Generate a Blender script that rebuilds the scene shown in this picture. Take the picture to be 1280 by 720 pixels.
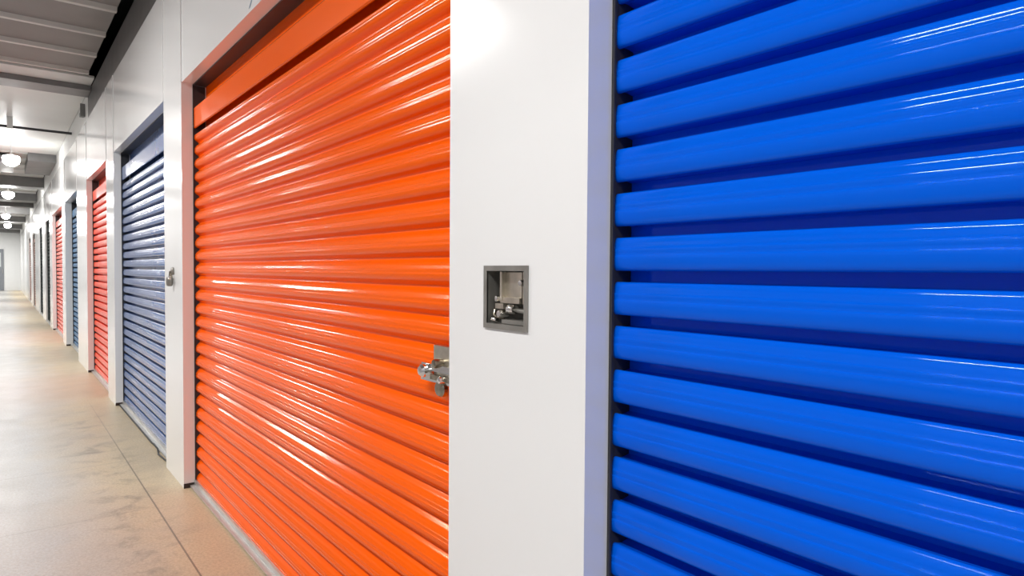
import bpy, bmesh, math, random
from math import pi, sin, cos, radians
from mathutils import Vector, Matrix

for o in list(bpy.data.objects):
    bpy.data.objects.remove(o, do_unlink=True)
SC = bpy.context.scene
COL = SC.collection

# ------------------------------------------------------------------ camera
H = 1.16                      # eye height
D = 0.742                     # distance from the camera to the wall of shutters
YAW, PITCH, ROLL, F_PX = 0.66711196, 0.02689318, 0.0065999, 810.0
fw = Vector((sin(YAW)*cos(PITCH), cos(YAW)*cos(PITCH), -sin(PITCH)))
rt = Vector((cos(YAW), -sin(YAW), 0.0))
up = rt.cross(fw)
r2 = rt*cos(ROLL) + up*sin(ROLL)
u2 = -rt*sin(ROLL) + up*cos(ROLL)
cd = bpy.data.cameras.new('camera')
cam = bpy.data.objects.new('camera', cd)
COL.objects.link(cam)
cd.sensor_width = 36.0
cd.lens = F_PX/1280*36
cd.clip_start = 0.02
cd.clip_end = 200
m = Matrix((r2, u2, -fw)).transposed().to_4x4()
m.translation = Vector((0, 0, H))
cam.matrix_world = m
cd.dof.use_dof = False
SC.camera = cam

# ------------------------------------------------------------------ world, exposure, light levels
SC.view_settings.view_transform = 'Standard'
SC.view_settings.look = 'None'
SC.view_settings.gamma = 1.0
SC.view_settings.use_curve_mapping = False
SC.view_settings.exposure = -0.08
W = bpy.data.worlds.new('world')
SC.world = W
W.use_nodes = True
W.node_tree.nodes['Background'].inputs[0].default_value = (0.9, 0.95, 1, 1)
W.node_tree.nodes['Background'].inputs[1].default_value = 0.3

PANEL_W = 62.0                # watts of each unseen ceiling light
PANELS = [(-0.95, 0.45), (-0.95, 4.3), (-0.95, 8.6), (-0.95, 13.4), (-0.95, 19.0), (-0.95, 25.5), (-0.95, 32.0), (-0.95, 38.0), (-0.95, -2.6)]  # all out of view; near ones placed from slat glints, the rest added
GLOBE_W = 14.0                # watts of each round ceiling lamp
GLOBES = [(0.13, 12.2), (0.13, 18.1), (0.12, 25.7), (0.2, 31.5)]
LIGHT_COL = (1.0, 0.985, 0.965)

# ------------------------------------------------------------------ materials
def mat(name, col, rough=0.4, metal=0.0, spec=0.5, coat=0.0, tint=None, bump=0.0, bscale=40, var=0.0, vscale=6, emit=None, estr=0.0, aniso=0.0):
    M = bpy.data.materials.new(name)
    M.use_nodes = True
    nt = M.node_tree
    b = nt.nodes['Principled BSDF']
    b.inputs['Base Color'].default_value = (*col, 1)
    b.inputs['Roughness'].default_value = rough
    b.inputs['Metallic'].default_value = metal
    b.inputs['Specular IOR Level'].default_value = spec
    if tint: b.inputs['Specular Tint'].default_value = (*tint, 1)
    b.inputs['Coat Weight'].default_value = coat
    b.inputs['Coat Roughness'].default_value = 0.06
    if emit:
        b.inputs['Emission Color'].default_value = (*emit, 1)
        b.inputs['Emission Strength'].default_value = estr
    tc = nt.nodes.new('ShaderNodeTexCoord')
    if var:
        n = nt.nodes.new('ShaderNodeTexNoise'); n.inputs['Scale'].default_value = vscale; n.inputs['Detail'].default_value = 5
        nt.links.new(tc.outputs['Object'], n.inputs['Vector'])
        r = nt.nodes.new('ShaderNodeMapRange')
        r.inputs['From Min'].default_value = 0.3; r.inputs['From Max'].default_value = 0.7
        r.inputs['To Min'].default_value = 1-var; r.inputs['To Max'].default_value = 1+var*0.4
        nt.links.new(n.outputs['Fac'], r.inputs['Value'])
        h = nt.nodes.new('ShaderNodeHueSaturation')
        h.inputs['Color'].default_value = (*col, 1)
        nt.links.new(r.outputs['Result'], h.inputs['Value'])
        nt.links.new(h.outputs['Color'], b.inputs['Base Color'])
    if bump:
        n = nt.nodes.new('ShaderNodeTexNoise'); n.inputs['Scale'].default_value = bscale
        nt.links.new(tc.outputs['Object'], n.inputs['Vector'])
        bp = nt.nodes.new('ShaderNodeBump'); bp.inputs['Strength'].default_value = bump; bp.inputs['Distance'].default_value = 0.002
        nt.links.new(n.outputs['Fac'], bp.inputs['Height'])
        nt.links.new(bp.outputs['Normal'], b.inputs['Normal'])
    return M

M_WALL = mat('white_gloss_panel', (0.84, 0.845, 0.84), 0.16, spec=0.6, bump=0.04, bscale=3)
M_WALLL = mat('grey_opposite_wall', (0.34, 0.345, 0.35), 0.4, var=0.03)
M_WALLE = mat('white_end_wall', (0.82, 0.83, 0.83), 0.4, var=0.02)
M_ORANGE = mat('orange_painted_steel', (0.97, 0.122, 0.0), 0.14, spec=0.24, tint=(1, 0.45, 0.12))
M_RED = mat('red_orange_painted_steel', (0.92, 0.075, 0.02), 0.25, var=0.04)
M_BLUE = mat('blue_painted_steel', (0.0002, 0.108, 0.73), 0.07, spec=0.3, tint=(0.5, 0.72, 1))
M_SLATE = mat('slate_blue_painted_steel', (0.09, 0.16, 0.36), 0.2, spec=0.6, var=0.06)
M_TEAL = mat('teal_blue_painted_steel', (0.02, 0.16, 0.36), 0.25, spec=0.5, var=0.05)
M_DARK = mat('dark_green_painted_steel', (0.012, 0.024, 0.022), 0.75, spec=0.1, var=0.05)
M_PINK = mat('faded_orange_painted_steel', (0.65, 0.22, 0.13), 0.3, var=0.05)
M_FRAME = mat('galvanised_frame', (0.55, 0.57, 0.6), 0.3, metal=0.3, var=0.05)
M_RAIL = mat('dark_guide_rail', (0.03, 0.03, 0.035), 0.45)
M_ALU = mat('aluminium_bar', (0.62, 0.62, 0.6), 0.35, metal=0.6, var=0.08, vscale=12)
M_RUBBER = mat('black_rubber', (0.02, 0.02, 0.02), 0.6)
M_FOOT = mat('brown_black_foot', (0.035, 0.02, 0.015), 0.6)
M_STEEL = mat('brushed_steel', (0.62, 0.57, 0.48), 0.32, metal=0.9, var=0.25, vscale=30)
M_STEELD = mat('dull_zinc_box', (0.30, 0.29, 0.265), 0.4, metal=0.6, var=0.2, vscale=25)
M_CHROME = mat('chrome', (0.80, 0.79, 0.76), 0.12, metal=1.0)
M_BRASS = mat('weathered_lock_steel', (0.42, 0.38, 0.30), 0.25, metal=1.0, var=0.4, vscale=60)
M_DECK = mat('grey_ceiling_deck', (0.27, 0.25, 0.235), 0.5, var=0.08, vscale=3)
M_DECKRIB = mat('pale_deck_rib', (0.62, 0.59, 0.55), 0.45, var=0.06, vscale=5)
M_CEIL = mat('white_ceiling_board', (0.72, 0.73, 0.71), 0.5, var=0.04, vscale=2)
M_BEAM = mat('dark_grey_beam', (0.10, 0.098, 0.095), 0.45, var=0.25, vscale=7)
M_BEAML = mat('grey_beam', (0.21, 0.21, 0.21), 0.45, var=0.15, vscale=5)
M_BLACK = mat('black_void_shade', (0.012, 0.012, 0.012), 0.8)  # black stands in for the unlit space behind gaps
M_LAMP = mat('lamp_glass', (1, 1, 1), 0.3, emit=LIGHT_COL, estr=85.0)
M_DIFF = mat('lamp_diffuser', (1, 1, 1), 0.3, emit=LIGHT_COL, estr=9.0)
M_LAMPBODY = mat('lamp_housing', (0.75, 0.75, 0.75), 0.4)
M_DECAL = mat('blue_grey_print', (0.10, 0.17, 0.26), 0.4)
M_DECALL = mat('pale_blue_print', (0.42, 0.62, 0.75), 0.4)
M_GREYDOOR = mat('grey_door_paint', (0.22, 0.235, 0.26), 0.4)
M_GLASS = mat('pale_door_glass', (0.6, 0.66, 0.68), 0.08, spec=0.8)

def floor_material():
    M = bpy.data.materials.new('sealed_concrete'); M.use_nodes = True
    nt = M.node_tree; N = nt.nodes; L = nt.links
    b = N['Principled BSDF']
    tc = N.new('ShaderNodeTexCoord'); sep = N.new('ShaderNodeSeparateXYZ')
    L.new(tc.outputs['Object'], sep.inputs[0])
    def noise(sc, det=6, ro=0.6, vec=None, dist=0.0):
        n = N.new('ShaderNodeTexNoise'); n.inputs['Scale'].default_value = sc
        n.inputs['Detail'].default_value = det; n.inputs['Roughness'].default_value = ro; n.inputs['Distortion'].default_value = dist
        L.new(vec or tc.outputs['Object'], n.inputs['Vector']); return n.outputs['Fac']
    def ramp(v, a, c, o0=0.0, o1=1.0):
        r = N.new('ShaderNodeMapRange'); r.inputs['From Min'].default_value = a; r.inputs['From Max'].default_value = c
        r.inputs['To Min'].default_value = o0; r.inputs['To Max'].default_value = o1
        L.new(v, r.inputs['Value']); return r.outputs['Result']
    def math_(op, a, c):
        q = N.new('ShaderNodeMath'); q.operation = op
        for i, v in enumerate((a, c)):
            if isinstance(v, (int, float)): q.inputs[i].default_value = v
            else: L.new(v, q.inputs[i])
        return q.outputs[0]
    def mix(f, a, c):
        q = N.new('ShaderNodeMix'); q.data_type = 'RGBA'
        L.new(f, q.inputs[0])
        for i, v in ((6, a), (7, c)):
            if isinstance(v, tuple): q.inputs[i].default_value = (*v, 1)
            else: L.new(v, q.inputs[i])
        return q.outputs[2]
    X = sep.outputs['X']; Y = sep.outputs['Y']
    # grey floor turning warm tan beside the shutters (edge wanders by noise)
    edge = math_('ADD', X, math_('MULTIPLY', math_('SUBTRACT', noise(1.3), 0.5), 0.5))
    tan = ramp(edge, 0.12, 0.50)
    base = mix(tan, (0.43, 0.44, 0.435), (0.57, 0.465, 0.305))
    # fine speckle
    sp = ramp(noise(95, 4, 0.75), 0.42, 0.62)
    base = mix(math_('MULTIPLY', sp, 0.42), base, (0.25, 0.18, 0.11))
    sp2 = ramp(noise(70, 3, 0.6), 0.55, 0.75)
    base = mix(math_('MULTIPLY', sp2, 0.35), base, (0.66, 0.58, 0.46))
    # broad mottling and scuffs in the lane
    mo = ramp(noise(2.2, 7, 0.65, dist=0.6), 0.40, 0.70)
    base = mix(math_('MULTIPLY', mo, 0.28), base, (0.30, 0.27, 0.225))
    cl = ramp(noise(5.5, 8, 0.65, dist=0.35), 0.50, 0.66)
    lane = math_('MULTIPLY', ramp(X, 0.16, 0.40), ramp(X, 0.72, 0.5))
    near = math_('MULTIPLY', ramp(Y, 7.0, 5.0), lane)
    base = mix(math_('MULTIPLY', math_('MULTIPLY', cl, near), 0.6), base, (0.16, 0.14, 0.115))
    # saw-cut joint along the shutters, faint darker lines across
    j = math_('COMPARE', X, 0.578); j.node.inputs[2].default_value = 0.0035
    j = math_('MULTIPLY', j, ramp(Y, 7.0, 4.0))
    base = mix(math_('MULTIPLY', j, 0.75), base, (0.10, 0.08, 0.06))
    for yy in (3.52, 4.47, 6.2, 9.4, 14.0):
        k = math_('COMPARE', Y, yy); k.node.inputs[2].default_value = 0.005
        k = math_('MULTIPLY', k, ramp(X, 0.56, 0.5))
        base = mix(math_('MULTIPLY', k, 0.30), base, (0.2, 0.18, 0.16))
    L.new(base, b.inputs['Base Color'])
    rr = ramp(noise(4, 5), 0.3, 0.7, 0.34, 0.48)
    L.new(rr, b.inputs['Roughness'])
    b.inputs['Specular IOR Level'].default_value = 0.6
    bp = N.new('ShaderNodeBump'); bp.inputs['Strength'].default_value = 0.12; bp.inputs['Distance'].default_value = 0.002
    L.new(noise(45, 4), bp.inputs['Height']); L.new(bp.outputs['Normal'], b.inputs['Normal'])
    return M
M_FLOOR = floor_material()

# ------------------------------------------------------------------ mesh helpers
class MB:
    def __init__(s): s.bm = bmesh.new()
    def box(s, x0, x1, y0, y1, z0, z1):
        v = [s.bm.verts.new(p) for p in ((x0,y0,z0),(x1,y0,z0),(x1,y1,z0),(x0,y1,z0),(x0,y0,z1),(x1,y0,z1),(x1,y1,z1),(x0,y1,z1))]
        for f in ((0,3,2,1),(4,5,6,7),(0,1,5,4),(1,2,6,5),(2,3,7,6),(3,0,4,7)):
            s.bm.faces.new([v[i] for i in f])
        return s
    def prism(s, prof, axis, a, b, closed=True):
        """prof: list of 2D points; extruded along axis ('x','y','z') from a to b."""
        def P(p, t):
            return {'x': (t, p[0], p[1]), 'y': (p[0], t, p[1]), 'z': (p[0], p[1], t)}[axis]
        A = [s.bm.verts.new(P(p, a)) for p in prof]; B = [s.bm.verts.new(P(p, b)) for p in prof]
        n = len(prof)
        for i in range(n if closed else n-1):
            j = (i+1) % n
            s.bm.faces.new((A[i], A[j], B[j], B[i]))
        if closed:
            s.bm.faces.new(list(reversed(A))); s.bm.faces.new(B)
        return s
    def tube(s, pts, r, n=12, caps=True):
        pts = [Vector(p) for p in pts]; rings = []
        rs = r if isinstance(r, (list, tuple)) else [r]*len(pts)
        ref = None
        for i, p in enumerate(pts):
            t = (pts[min(i+1, len(pts)-1)] - pts[max(i-1, 0)]).normalized()
            if ref is None: ref = Vector((0,0,1)) if abs(t.z) < 0.9 else Vector((1,0,0))
            a = t.cross(ref).normalized(); b = t.cross(a).normalized(); ref = -b if False else a.cross(t)
            rings.append([s.bm.verts.new(p + (a*cos(2*pi*k/n) + b*sin(2*pi*k/n))*rs[i]) for k in range(n)])
        for i in range(len(rings)-1):
            for k in range(n):
                s.bm.faces.new((rings[i][k], rings[i][(k+1)%n], rings[i+1][(k+1)%n], rings[i+1][k]))
        if caps:
            s.bm.faces.new(rings[0]); s.bm.faces.new(rings[-1])
        return s
    def lathe(s, prof, c, axis='z', n=32):
        rings = []
        for (r, h) in prof:
            ring = []
            for k in range(n):
                a = 2*pi*k/n; u, v = r*cos(a), r*sin(a)
                p = {'z': (u, v, h), 'x': (h, u, v), 'y': (u, h, v)}[axis]
                ring.append(s.bm.verts.new(Vector(c)+Vector(p)))
            rings.append(ring)
        for i in range(len(rings)-1):
            for k in range(n):
                s.bm.faces.new((rings[i][k], rings[i][(k+1)%n], rings[i+1][(k+1)%n], rings[i+1][k]))
        if prof[0][0] > 1e-6: s.bm.faces.new(rings[0])
        if prof[-1][0] > 1e-6: s.bm.faces.new(rings[-1])
        return s
    def build(s, name, material, parent=None, bevel=0.0, smooth=False, angle=35, origin=None):
        if bevel > 0:
            bmesh.ops.bevel(s.bm, geom=[e for e in s.bm.edges if len(e.link_faces) == 2 and e.calc_face_angle(0) > 0.5], offset=bevel, segments=2, profile=0.6, affect='EDGES')
        bmesh.ops.remove_doubles(s.bm, verts=s.bm.verts, dist=1e-6)
        bmesh.ops.recalc_face_normals(s.bm, faces=s.bm.faces)
        if origin is not None:
            bmesh.ops.translate(s.bm, verts=s.bm.verts, vec=-Vector(origin))
        me = bpy.data.meshes.new(name); s.bm.to_mesh(me); s.bm.free()
        me.materials.append(material)
        if smooth:
            for p in me.polygons: p.use_smooth = True
            me.set_sharp_from_angle(angle=radians(angle))
        o = bpy.data.objects.new(name, me); COL.objects.link(o)
        if origin is not None: o.location = origin
        if parent is not None:
            o.parent = parent
            o.location = Vector(o.location) - Vector(parent.location) if parent.type == 'EMPTY' else o.location
        return o

def struct(o):
    o['kind'] = 'structure'; return o
def thing(name, label, cat, loc, group=None):
    e = bpy.data.objects.new(name, None); COL.objects.link(e); e.location = loc
    e.empty_display_size = 0.1
    e['label'] = label; e['category'] = cat
    if group: e['group'] = group
    return e
def tag(o, label, cat, group=None):
    o['label'] = label; o['category'] = cat
    if group: o['group'] = group
    return o

# ------------------------------------------------------------------ layout along the wall
# (y of near edge, y of far edge) of each opening, nearest first
OPEN = [(-2.0, 0.748), (1.155, 3.726), (4.191, 6.324), (6.795, 8.52), (9.67, 11.592),
        (12.233, 14.72), (15.55, 17.05), (18.45, 20.2), (22.6, 24.1), (25.9, 27.9)]
TOP_O = H + 0.965             # head of the openings
TOP_W = H + 1.60              # top of the panel wall
XC = D + 0.055                # curtain plane
XB = D + 0.16                 # back of the wall
XL = -2.05                    # opposite wall
Y0, Y1 = -4.0, 41.0
ZD = H + 1.90                 # underside of the deck
ROOF = H + 2.45

# ------------------------------------------------------------------ structure
struct(MB().box(XL, XB+1.2, Y0, Y1, -0.1, 0.0).build('floor', M_FLOOR))

LY0, LY1, LZ0, LZ1 = 0.898, 1.021, H-0.106, H+0.004     # hole for the recessed lock box
wb = MB()
prev = Y0
piers = []
for (a, b) in OPEN:
    piers.append((prev, a)); prev = b
piers.append((prev, Y1))
for (a, b) in piers:
    if b - a < 1e-6: continue
    if a <= LY0 and b >= LY1:
        wb.box(D, XB, a, LY0, 0, TOP_W); wb.box(D, XB, LY1, b, 0, TOP_W)
        wb.box(D, XB, LY0, LY1, 0, LZ0); wb.box(D, XB, LY0, LY1, LZ1, TOP_W)
        wb.box(D+0.06, XB, LY0, LY1, LZ0, LZ1)
    else:
        wb.box(D, XB, a, b, 0, TOP_W)
for (a, b) in OPEN:
    wb.box(D+0.0025, XB, a, b, TOP_O, TOP_W)
struct(wb.build('wall_right', M_WALL))
# pilaster edge strips above the heads, and dark feet under the jambs
n = 1
for (a, b) in OPEN[:7]:
    for y in (a, b):
        if y < 0: continue
        t = 0.012
        struct(MB().box(D-0.0035, D+0.004, y-t/2, y+t/2, TOP_O, TOP_W-0.002).build('trim_%d' % n, M_WALL, bevel=0.0015)); n += 1
for (a, b) in OPEN[:6]:
    struct(MB().box(D-0.001, XC-0.002, b-0.004, b+0.001, 0.0, 0.024).build('trim_%d' % n, M_FOOT)); n += 1

struct(MB().box(XL-0.12, XL, Y0, Y1, 0, ROOF).build('wall_left', M_WALLL))
struct(MB().box(XL-0.12, XB+1.2, Y1, Y1+0.15, 0, ROOF).build('wall_end', M_WALLE))
struct(MB().box(XL-0.12, XB+1.2, Y0-0.15, Y0, 0, ROOF).build('wall_behind', M_WALLL))
struct(MB().box(XB+1.2, XB+1.3, Y0, Y1, 0, ROOF).build('wall_units', M_BLACK))
struct(MB().box(XL-0.12, XB+1.3, Y0-0.15, Y1+0.15, ROOF, ROOF+0.1).build('roof_slab', M_BLACK))
# ribbed deck, smooth board stretch, ribbed deck beyond
def deck(name, ya, yb, pitch, phase, z, xe, ribm=M_DECKRIB, panm=M_DECK):
    d = struct(MB().box(XL, xe, ya, yb, z, z+0.02).build(name, panm))
    r = MB(); y = phase
    while y < yb-0.05:
        if y > ya+0.02:
            r.prism([(y-0.035, z+0.001), (y-0.022, z-0.032), (y+0.022, z-0.032), (y+0.035, z+0.001)], 'x', XL, xe-0.004)
        y += pitch
    r.build('deck_rib', ribm, d)
    return d
deck('ceiling', Y0, 7.62, 0.645, 6.21-0.645*15, ZD, D-0.055)
struct(MB().box(XL, D-0.002, 7.62, 13.2, H+1.87, H+1.89).build('ceiling_lit_board', M_CEIL))  # smooth board, coloured whiter to carry the brightness of the lamplit stretch
deck('ceiling_far', 13.2, Y1, 0.8, 13.6, H+1.93, D-0.02, M_CEIL, M_DECKRIB)
# steel channel along the top of the panel wall
struct(MB().box(D+0.003, D+0.09, Y0, 8.3, TOP_W, H+1.86).build('wall_top_beam', M_BEAM))
struct(MB().box(D+0.003, D+0.09, 8.3, Y1, TOP_W, H+1.95).build('wall_top_beam', M_CEIL))
# cross beams
struct(MB().box(XL, D, 7.95, 8.28, H+1.815, H+1.868).build('cross_beam', M_BEAML))
for y, w in ((17.3, 0.5), (20.9, 0.7), (23.2, 0.35), (26.2, 0.5), (31.0, 0.6), (36.5, 0.6), (40.4, 0.6)):
    struct(MB().box(XL, D, y, y+w, H+1.72, H+1.95).build('cross_beam', M_BEAML))
# end door
dr = struct(MB().box(-1.0, 0.085, Y1-0.05, Y1, 0, H+0.90).build('door_1', M_GREYDOOR))
MB().box(-0.86, -0.02, Y1-0.058, Y1-0.05, H+0.02, H+0.72).build('glass_pane', M_GLASS, dr)
MB().tube([(0.03, Y1-0.1, H-0.1), (0.03, Y1-0.1, H-0.3)], 0.012).build('handle', M_CHROME, dr)

# ------------------------------------------------------------------ roll-up shutters
def slat_profile(z0, z1, pitch, phase, soft=False):
    """(out, z) polyline of the corrugated curtain; groove centres at phase + k*pitch."""
    P = []
    # groove floor, undercut lower lip, rounded face with two fine stepped lines, undercut upper lip
    base = [(0.0, 0.0), (0.0, 0.0105), (0.0155, 0.0135), (0.0220, 0.0130), (0.0290, 0.0106), (0.0340, 0.0092), (0.0375, 0.0098), (0.0400, 0.0122),
            (0.0418, 0.0165), (0.0431, 0.0220), (0.0437, 0.0280), (0.0438, 0.0335),
            (0.0436, 0.03400), (0.0431, 0.03445), (0.0425, 0.03480), (0.0422, 0.0353),
            (0.0429, 0.0400), (0.0433, 0.0445),
            (0.0431, 0.04500), (0.0426, 0.04545), (0.0420, 0.04580), (0.0417, 0.0463),
            (0.0413, 0.0510), (0.0405, 0.0560), (0.0390, 0.0605), (0.0370, 0.0632), (0.0340, 0.0643), (0.0290, 0.0629), (0.0220, 0.0605), (0.0155, 0.0600), (0.0, 0.0630)]
    if soft:      # rounder, shallower corrugation
        g = [(0.0, 0.0), (0.0006, 0.0035), (0.0042, 0.0080), (0.0090, 0.0120), (0.0125, 0.0170), (0.0146, 0.0230), (0.0155, 0.0290), (0.0157, 0.0330),
             (0.0156, 0.03340), (0.0153, 0.03390), (0.0149, 0.03435), (0.0147, 0.0350), (0.0150, 0.0400), (0.0151, 0.0440),
             (0.0150, 0.04440), (0.0147, 0.04490), (0.0143, 0.04535), (0.0140, 0.0460), (0.0127, 0.0520), (0.0102, 0.0580), (0.0062, 0.0640), (0.0022, 0.0690), (0.0004, 0.0720)]
        base = [(o*1.35 + 0.0226, z) for (o, z) in g]
    sc = pitch/0.0735
    k = math.floor((z0-phase)/pitch)-1
    while phase + k*pitch < z1:
        for (o, z) in base:
            zz = phase + k*pitch + z*sc
            if z0 <= zz <= z1: P.append((o, zz))
        k += 1
    return P

def shutter(a, b, material, label, pitch=0.0715, phase=0.0, hood=True, latch=False, sag=False, soft=False):
    yc = (a+b)/2
    root = thing('roll_up_shutter', label, 'roll-up door', (XC, yc, 0), 'roll-up shutters along the storage corridor')
    ztop = H + 0.703
    prof = slat_profile(0.036, ztop, pitch, H+phase, soft)
    cm = MB()
    ys = [a+0.0022, b-0.0022]
    cm.prism([(XC + 0.0490 - o, z) for (o, z) in prof], 'y', ys[0], ys[1], closed=False)
    c = cm.build('curtain', material, root, smooth=True, angle=50)
    # plate that hides the coil at the head of the opening, rolled lower lip
    hz0, hz1 = H+0.735, H+0.845
    hp = [(XC+0.008, hz0), (XC+0.004, hz0+0.004), (XC+0.004, hz1-0.006), (XC+0.008, hz1), (XC+0.060, hz1+0.030), (XC+0.060, hz1+0.025),
          (XC+0.012, hz1-0.010), (XC+0.012, hz0)]
    MB().prism(hp, 'y', a+0.0022, b-0.0022).build('drum_cover', material, root)
    MB().box(XC+0.064, XC+0.075, a+0.001, b-0.001, H+0.66, TOP_O).build('head_plate', material, root)
    MB().box(XC+0.001, XB-0.002, a+0.001, b-0.001, TOP_O-0.006, TOP_O-0.0005).build('head_shade_strip', M_RAIL, root)  # dark strip painting shade over the deeper part of the soffit
    # bottom bar with rubber seal
    bb = MB().prism([(XC-0.026, 0.006), (XC-0.026, 0.012), (XC-0.006, 0.014), (XC-0.004, 0.036), (XC+0.010, 0.036), (XC+0.010, 0.006)], 'y', a+0.004, b-0.004).build('bottom_bar', M_ALU, root)
    if sag:
        MB().tube([(XC-0.028, a+0.01, 0.006), (XC-0.045, a+0.3, 0.005), (XC-0.03, a+0.42, 0.012), (XC-0.034, a+0.52, 0.02), (XC-0.03, a+0.62, 0.006), (XC-0.029, b-0.02, 0.005)], 0.005, 8).build('rubber_seal', M_RUBBER, bb, smooth=True)
    else:
        MB().box(XC-0.012, XC+0.006, a+0.004, b-0.004, 0.0, 0.006).build('rubber_seal', M_RUBBER, bb)
    # guide rails
    for y, s in ((a, 1), (b, -1)):
        g = MB()
        y0, y1 = sorted((y, y + s*0.006))
        g.box(XC-0.001, XC+0.0035, y0, y1, 0.037, TOP_O-0.002)
        y0, y1 = sorted((y, y + s*0.0018))
        g.box(XC+0.0035, XC+0.06, y0, y1, 0.037, TOP_O-0.007)
        g.build('guide_rail', M_RAIL, root)
    if latch:
        L = latch_parts(root, a)
    return root

def latch_parts(root, a):
    """slide latch of weathered steel on the orange curtain beside its near guide."""
    x = XC-0.010
    zc = H-0.225
    pl = MB().box(x-0.004, x+0.006, a+0.012, a+0.130, zc-0.022, zc+0.052).build('latch', M_STEEL, root, bevel=0.0015)
    MB().box(x-0.016, x-0.004, a+0.02, a+0.165, zc-0.006, zc+0.010).build('slide_bolt', M_CHROME, pl, bevel=0.002)
    MB().box(x-0.012, x-0.003, a+0.05, a+0.175, zc-0.032, zc-0.012).build('lower_rail', M_CHROME, pl, bevel=0.002)
    MB().lathe([(0.0, -0.030), (0.010, -0.029), (0.0155, -0.024), (0.0155, -0.004), (0.013, 0.0)], (x-0.002, a+0.148, zc-0.008), 'x', 24).build('lock_cylinder', M_CHROME, pl, smooth=True)
    MB().lathe([(0.0, -0.024), (0.009, -0.023), (0.011, -0.018), (0.011, 0.0)], (x-0.003, a+0.095, zc+0.014), 'x', 20).build('rivet_head', M_BRASS, pl, smooth=True)
    MB().lathe([(0.0, -0.026), (0.007, -0.025), (0.0085, -0.020), (0.0085, 0.0)], (x-0.003, a+0.070, zc-0.020), 'x', 20).build('rivet_head', M_CHROME, pl, smooth=True)
    MB().lathe([(0.0, -0.020), (0.016, -0.019), (0.019, -0.015), (0.019, -0.006), (0.0, -0.004)], (x, a+0.085, zc-0.042), 'x', 24).build('pull_tab', M_BRASS, pl, smooth=True)
    MB().box(x-0.020, x-0.012, a+0.03, a+0.12, zc-0.024, zc-0.012).build('hasp_strap', M_BRASS, pl, bevel=0.002)
    return pl

specs = [
 (M_BLUE,  'large glossy bright blue roll-up shutter nearest, filling the wall beside the lock box', dict(pitch=0.0737, phase=-0.0085)),
 (M_ORANGE,'large glossy orange roll-up shutter with flat orange drum cover and metal latch', dict(pitch=0.0697, phase=0.030, latch=True, soft=True)),
 (M_SLATE, 'slate blue roll-up shutter with pale drum cover, next beyond the large orange shutter', dict(sag=True)),
 (M_RED,   'red-orange roll-up shutter between the slate blue shutter and the thin teal one', dict()),
 (M_TEAL,  'thin teal-blue shutter just beyond the second orange shutter', dict()),
 (M_RED,   'narrow bright red shutter edge past the teal shutter', dict()),
 (M_DARK,  'dark green shutter edge with pale slats, next past the red shutter', dict()),
 (M_DARK,  'plain dark shutter edge, the farther of the two dark shutters', dict()),
 (M_PINK,  'pale brownish orange shutter edge just past the dark shutters', dict()),
 (M_PINK,  'pinkish grey shutter edge farthest down the corridor, beside the blank white wall', dict()),
]
for q, ((a, b), (mm, lab, kw)) in enumerate(zip(OPEN, specs)):
    sh = shutter(a, b, mm, lab, **kw)
    if q == 4: sh.location.x += 0.028      # sits a little deeper in its opening
    if q >= 6: sh.location.x -= 0.027      # hung closer to the face of the wall

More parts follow.
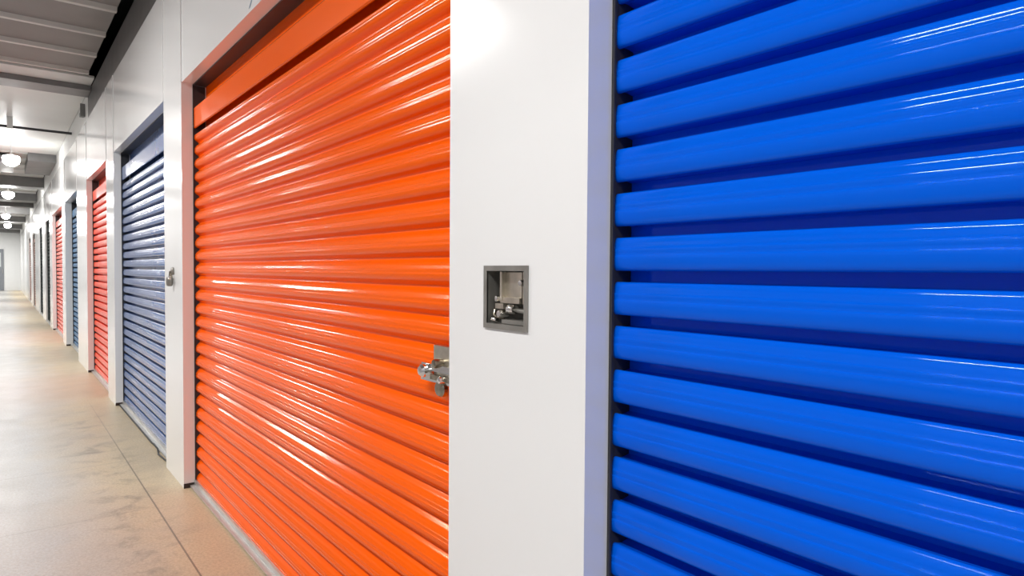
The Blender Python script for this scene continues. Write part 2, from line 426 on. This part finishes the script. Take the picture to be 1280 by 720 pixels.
# ------------------------------------------------------------------ recessed lock box in the near pillar
def lock_box():
    g = 0.0008
    y0, y1, z0, z1 = LY0+g, LY1-g, LZ0+g, LZ1-g
    root = thing('recessed_lock_box', 'square recessed steel lock box with chrome lock, set in the wide white pillar', 'lock box', (D, (y0+y1)/2, z0))
    t = 0.004; dp = 0.045
    f = MB()
    f.box(D-0.003, D+dp, y0, y0+t, z0, z1); f.box(D-0.003, D+dp, y1-t, y1, z0, z1)
    f.box(D-0.003, D+dp, y0+t, y1-t, z0, z0+t); f.box(D-0.003, D+dp, y0+t, y1-t, z1-t, z1)
    f.box(D+dp-0.003, D+dp, y0+t, y1-t, z0+t, z1-t)
    f.build('housing', M_STEELD, root)
    Y = lambda u: y1 - u*(y1-y0)          # u 0 = far (picture left) .. 1 = near
    Z = lambda v: z1 - v*(z1-z0)          # v 0 = top .. 1 = bottom
    # flange
    fl = MB(); w = 0.006
    fl.box(D-0.0045, D-0.0005, y0-w+g, y0+t, z0-w, z1+w); fl.box(D-0.0045, D-0.0005, y1-t, y1+w, z0-w, z1+w)
    fl.box(D-0.0045, D-0.0005, y0+t, y1-t, z0-w, z0+t); fl.box(D-0.0045, D-0.0005, y0+t, y1-t, z1-t, z1+w)
    fl.build('flange', M_STEELD, root)
    # upright keeper plate with folded edges
    MB().prism([(D+0.018, Z(0.52)), (D+0.018, Z(0.06)), (D+0.024, Z(0.06)), (D+0.024, Z(0.46)), (D+0.034, Z(0.46)), (D+0.034, Z(0.52))], 'y', Y(0.70), Y(0.24)).build('keeper_plate', M_STEEL, root, bevel=0.001)
    MB().box(D+0.008, D+0.018, Y(0.30), Y(0.25), Z(0.56), Z(0.05)).build('keeper_edge', M_STEEL, root, bevel=0.0012)
    MB().box(D+0.010, D+0.0175, Y(0.72), Y(0.24), Z(0.60), Z(0.50)).build('keeper_lip', M_STEEL, root, bevel=0.0015)
    # upright bolt with knob on the near side
    MB().tube([(D+0.016, Y(0.80), Z(0.05)), (D+0.016, Y(0.80), Z(0.60))], 0.0045, 14).build('upright_bolt', M_STEEL, root, smooth=True)
    MB().lathe([(0.0, -0.016), (0.005, -0.015), (0.0065, -0.010), (0.0065, 0.0)], (D+0.016, Y(0.82), Z(0.24)), 'x', 20).build('knob', M_CHROME, root, smooth=True)
    # horizontal bolt, chrome nut
    MB().tube([(D+0.020, Y(0.04), Z(0.70)), (D+0.020, Y(0.90), Z(0.74))], 0.0048, 14).build('slide_bolt', M_STEELD, root, smooth=True)
    MB().lathe([(0.006, -0.010), (0.0085, -0.009), (0.009, -0.003), (0.0068, 0.0), (0.009, 0.003), (0.0085, 0.009), (0.006, 0.010)], (D+0.012, Y(0.52), Z(0.70)), 'y', 20).build('bolt_collar', M_CHROME, root, smooth=True)
    # stack of lock parts at the far lower corner
    MB().lathe([(0.0, -0.022), (0.006, -0.021), (0.008, -0.014), (0.008, 0.0)], (D+0.020, Y(0.31), Z(0.79)), 'x', 20).build('lock_cylinder', M_CHROME, root, smooth=True)
    MB().lathe([(0.0, -0.018), (0.005, -0.017), (0.0065, -0.010), (0.0065, 0.0)], (D+0.020, Y(0.20), Z(0.53)), 'x', 20).build('rivet', M_CHROME, root, smooth=True)
    MB().box(D+0.006, D+0.02, Y(0.36), Y(0.15), Z(0.70), Z(0.61)).build('cam_plate', M_STEEL, root, bevel=0.0015)
    MB().tube([(D+0.002, Y(0.12), Z(0.90)), (D+0.000, Y(0.18), Z(0.885)), (D+0.001, Y(0.25), Z(0.90))], 0.0042, 12).build('shackle_end', M_CHROME, root, smooth=True)
    MB().tube([(D+0.012, Y(0.08), Z(0.74)), (D+0.008, Y(0.10), Z(0.83)), (D+0.010, Y(0.2), Z(0.87)), (D+0.014, Y(0.30), Z(0.86))], 0.003, 10).build('shackle', M_BRASS, root, smooth=True)
    MB().box(D+0.004, D+0.030, Y(0.92), Y(0.34), Z(0.955), Z(0.885)).build('base_ledge', M_STEELD, root, bevel=0.001)
lock_box()

# small dark lock on the second pillar
def pillar_lock():
    y, z = 3.945, H-0.055
    root = thing('cylinder_lock', 'small dark metal lock hanging on the white pillar between orange and slate blue shutters', 'lock', (D, y, z))
    MB().lathe([(0.0, -0.014), (0.016, -0.013), (0.021, -0.008), (0.021, 0.0)], (D, y, z+0.040), 'x', 28).build('rose_plate', M_STEELD, root, smooth=True)
    MB().tube([(D-0.014, y, z+0.040), (D-0.016, y, z+0.018), (D-0.012, y, z+0.004)], 0.009, 12).build('hasp', M_BRASS, root, smooth=True)
    MB().lathe([(0.0, -0.042), (0.012, -0.040), (0.017, -0.030), (0.018, 0.0), (0.013, 0.010), (0.0, 0.012)], (D-0.020, y+0.004, z-0.002), 'z', 24).build('lock_body', M_STEELD, root, smooth=True)
    MB().lathe([(0.0, -0.012), (0.008, -0.011), (0.010, -0.006), (0.010, 0.0)], (D-0.022, y-0.026, z+0.002), 'x', 20).build('thumb_turn', M_CHROME, root, smooth=True)
pillar_lock()

# printed mark above the large orange shutter (only its foot shows in the photograph)
def printed_mark():
    y, z = 2.46, TOP_O+0.018
    root = thing('printed_mark', 'small blue printed mark on the white panel above the large orange shutter', 'decal', (D, y, z))
    x = D+0.0022
    ring = MB()
    n = 32
    o = [(y-0.03+0.030*cos(2*pi*k/n), z+0.040+0.040*sin(2*pi*k/n)) for k in range(n)]
    i = [(y-0.03+0.019*cos(2*pi*k/n), z+0.040+0.028*sin(2*pi*k/n)) for k in range(n)]
    for k in range(n):
        j = (k+1) % n
        v = [ring.bm.verts.new((x-0.0008, *p)) for p in (o[k], o[j], i[j], i[k])]
        ring.bm.faces.new(v)
    ring.build('outline', M_DECAL, root)
    MB().prism(i, 'x', x-0.0008, x+0.0002).build('filling', M_DECALL, root)
    MB().prism([(y+0.10, z-0.002), (y+0.085, z-0.002), (y+0.045, z+0.03), (y+0.06, z+0.03)], 'x', x-0.0008, x+0.0002).build('stroke', M_DECAL, root)
printed_mark()

# ------------------------------------------------------------------ overhead services
r = MB().tube([(XL+0.02, 10.25, H+1.75), (D-0.002, 10.25, H+1.75)], 0.016, 12).build('conduit_pipe', M_RAIL, smooth=True)
tag(r, 'thin dark pipe running straight across the corridor under the white ceiling', 'pipe')
for x in (0.10,):
    MB().box(x-0.03, x+0.03, 10.22, 10.28, H+1.725, H+1.869).build('pipe_clip', M_CEIL, r)
d = MB().box(0.36, D-0.001, 13.35, 15.3, H+1.76, H+1.892).build('air_duct', M_BEAML, bevel=0.006)
tag(d, 'wide grey box duct under the ceiling past the thin pipe, against the wall', 'duct')
d = MB().box(-1.3, 0.19, 13.9, 15.6, H+1.79, H+1.892).build('air_duct', M_BEAML, bevel=0.006)
tag(d, 'grey box duct under the ceiling directly behind the nearest round lamp', 'duct')
b = thing('pipe_bracket', 'small dark bracket hanging at the wall top just past the grey cross beam', 'bracket', (D-0.06, 8.6, H+1.70))
MB().box(D-0.045, D-0.001, 8.55, 8.58, H+1.66, H+1.80).build('hanger_plate', M_BEAML, b, bevel=0.003)
MB().box(D-0.04, D-0.001, 8.58, 8.72, H+1.68, H+1.72).build('clamp', M_BEAM, b, bevel=0.003)

def area(name, loc, sx, sy, watts, parent, shape='RECTANGLE'):
    ld = bpy.data.lights.new(name, 'AREA'); ld.shape = shape; ld.size = sx
    if shape == 'RECTANGLE': ld.size_y = sy
    ld.energy = watts; ld.color = LIGHT_COL
    o = bpy.data.objects.new(name, ld); COL.objects.link(o); o.parent = parent
    o.location = Vector(loc) - Vector(parent.location)
    return o
def panel_light(x, y):
    z = H+1.72
    root = thing('unseen_light', 'unseen long slim ceiling light, added to light the aisle', 'ceiling light', (x, y, z), 'unseen slim lights added along the aisle')
    MB().box(x-0.09, x+0.09, y-0.72, y+0.72, z+0.012, z+0.05).build('housing', M_LAMPBODY, root, bevel=0.004)
    MB().box(x-0.07, x+0.07, y-0.70, y+0.70, z+0.004, z+0.012).build('diffuser', M_DIFF, root)
    for s in (-0.45, 0.45):
        MB().tube([(x, y+s, z+0.05), (x, y+s, ZD if y < 7.8 else (H+1.87 if y < 13.2 else H+1.93))], 0.005, 8).build('hanger', M_LAMPBODY, root)
    area('light', (x, y, z), 0.14, 1.40, PANEL_W*(1.0 if y < 1 else 1.35 if y < 10 else 1.15 if y < 30 else 2.4), root)
for x, y in PANELS: panel_light(x, y)

GL = ['round glowing ceiling lamp nearest the camera, below the white ceiling',
      'second round glowing ceiling lamp, hanging lower in view past the first',
      'third and dimmer round ceiling lamp down the corridor',
      'smallest round ceiling lamp, the farthest down the corridor']
def globe(x, y, lab):
    z = H+1.60
    root = thing('pendant_lamp', lab, 'ceiling lamp', (x, y, z), 'round lamps down the corridor')
    MB().lathe([(0.0, -0.10)] + [(0.108*sin(t), -0.10*cos(t)) for t in [pi/2*i/8 for i in range(1, 9)]] + [(0.108, 0.03), (0.09, 0.05)], (x, y, z), 'z', 32).build('lamp_glass', M_LAMP, root, smooth=True)
    MB().lathe([(0.09, 0.05), (0.06, 0.07), (0.03, 0.08), (0.02, 0.085)], (x, y, z), 'z', 32).build('lamp_cap', M_LAMPBODY, root, smooth=True)
    top = H+1.87 if y < 13.2 else H+1.93
    MB().tube([(x, y, z+0.08), (x, y, top)], 0.012, 10).build('stem', M_LAMPBODY, root, smooth=True)
    area('light', (x, y, z-0.105), 0.2, 0.2, GLOBE_W, root, 'DISK')
for (x, y), lab in zip(GLOBES, GL): globe(x, y, lab)
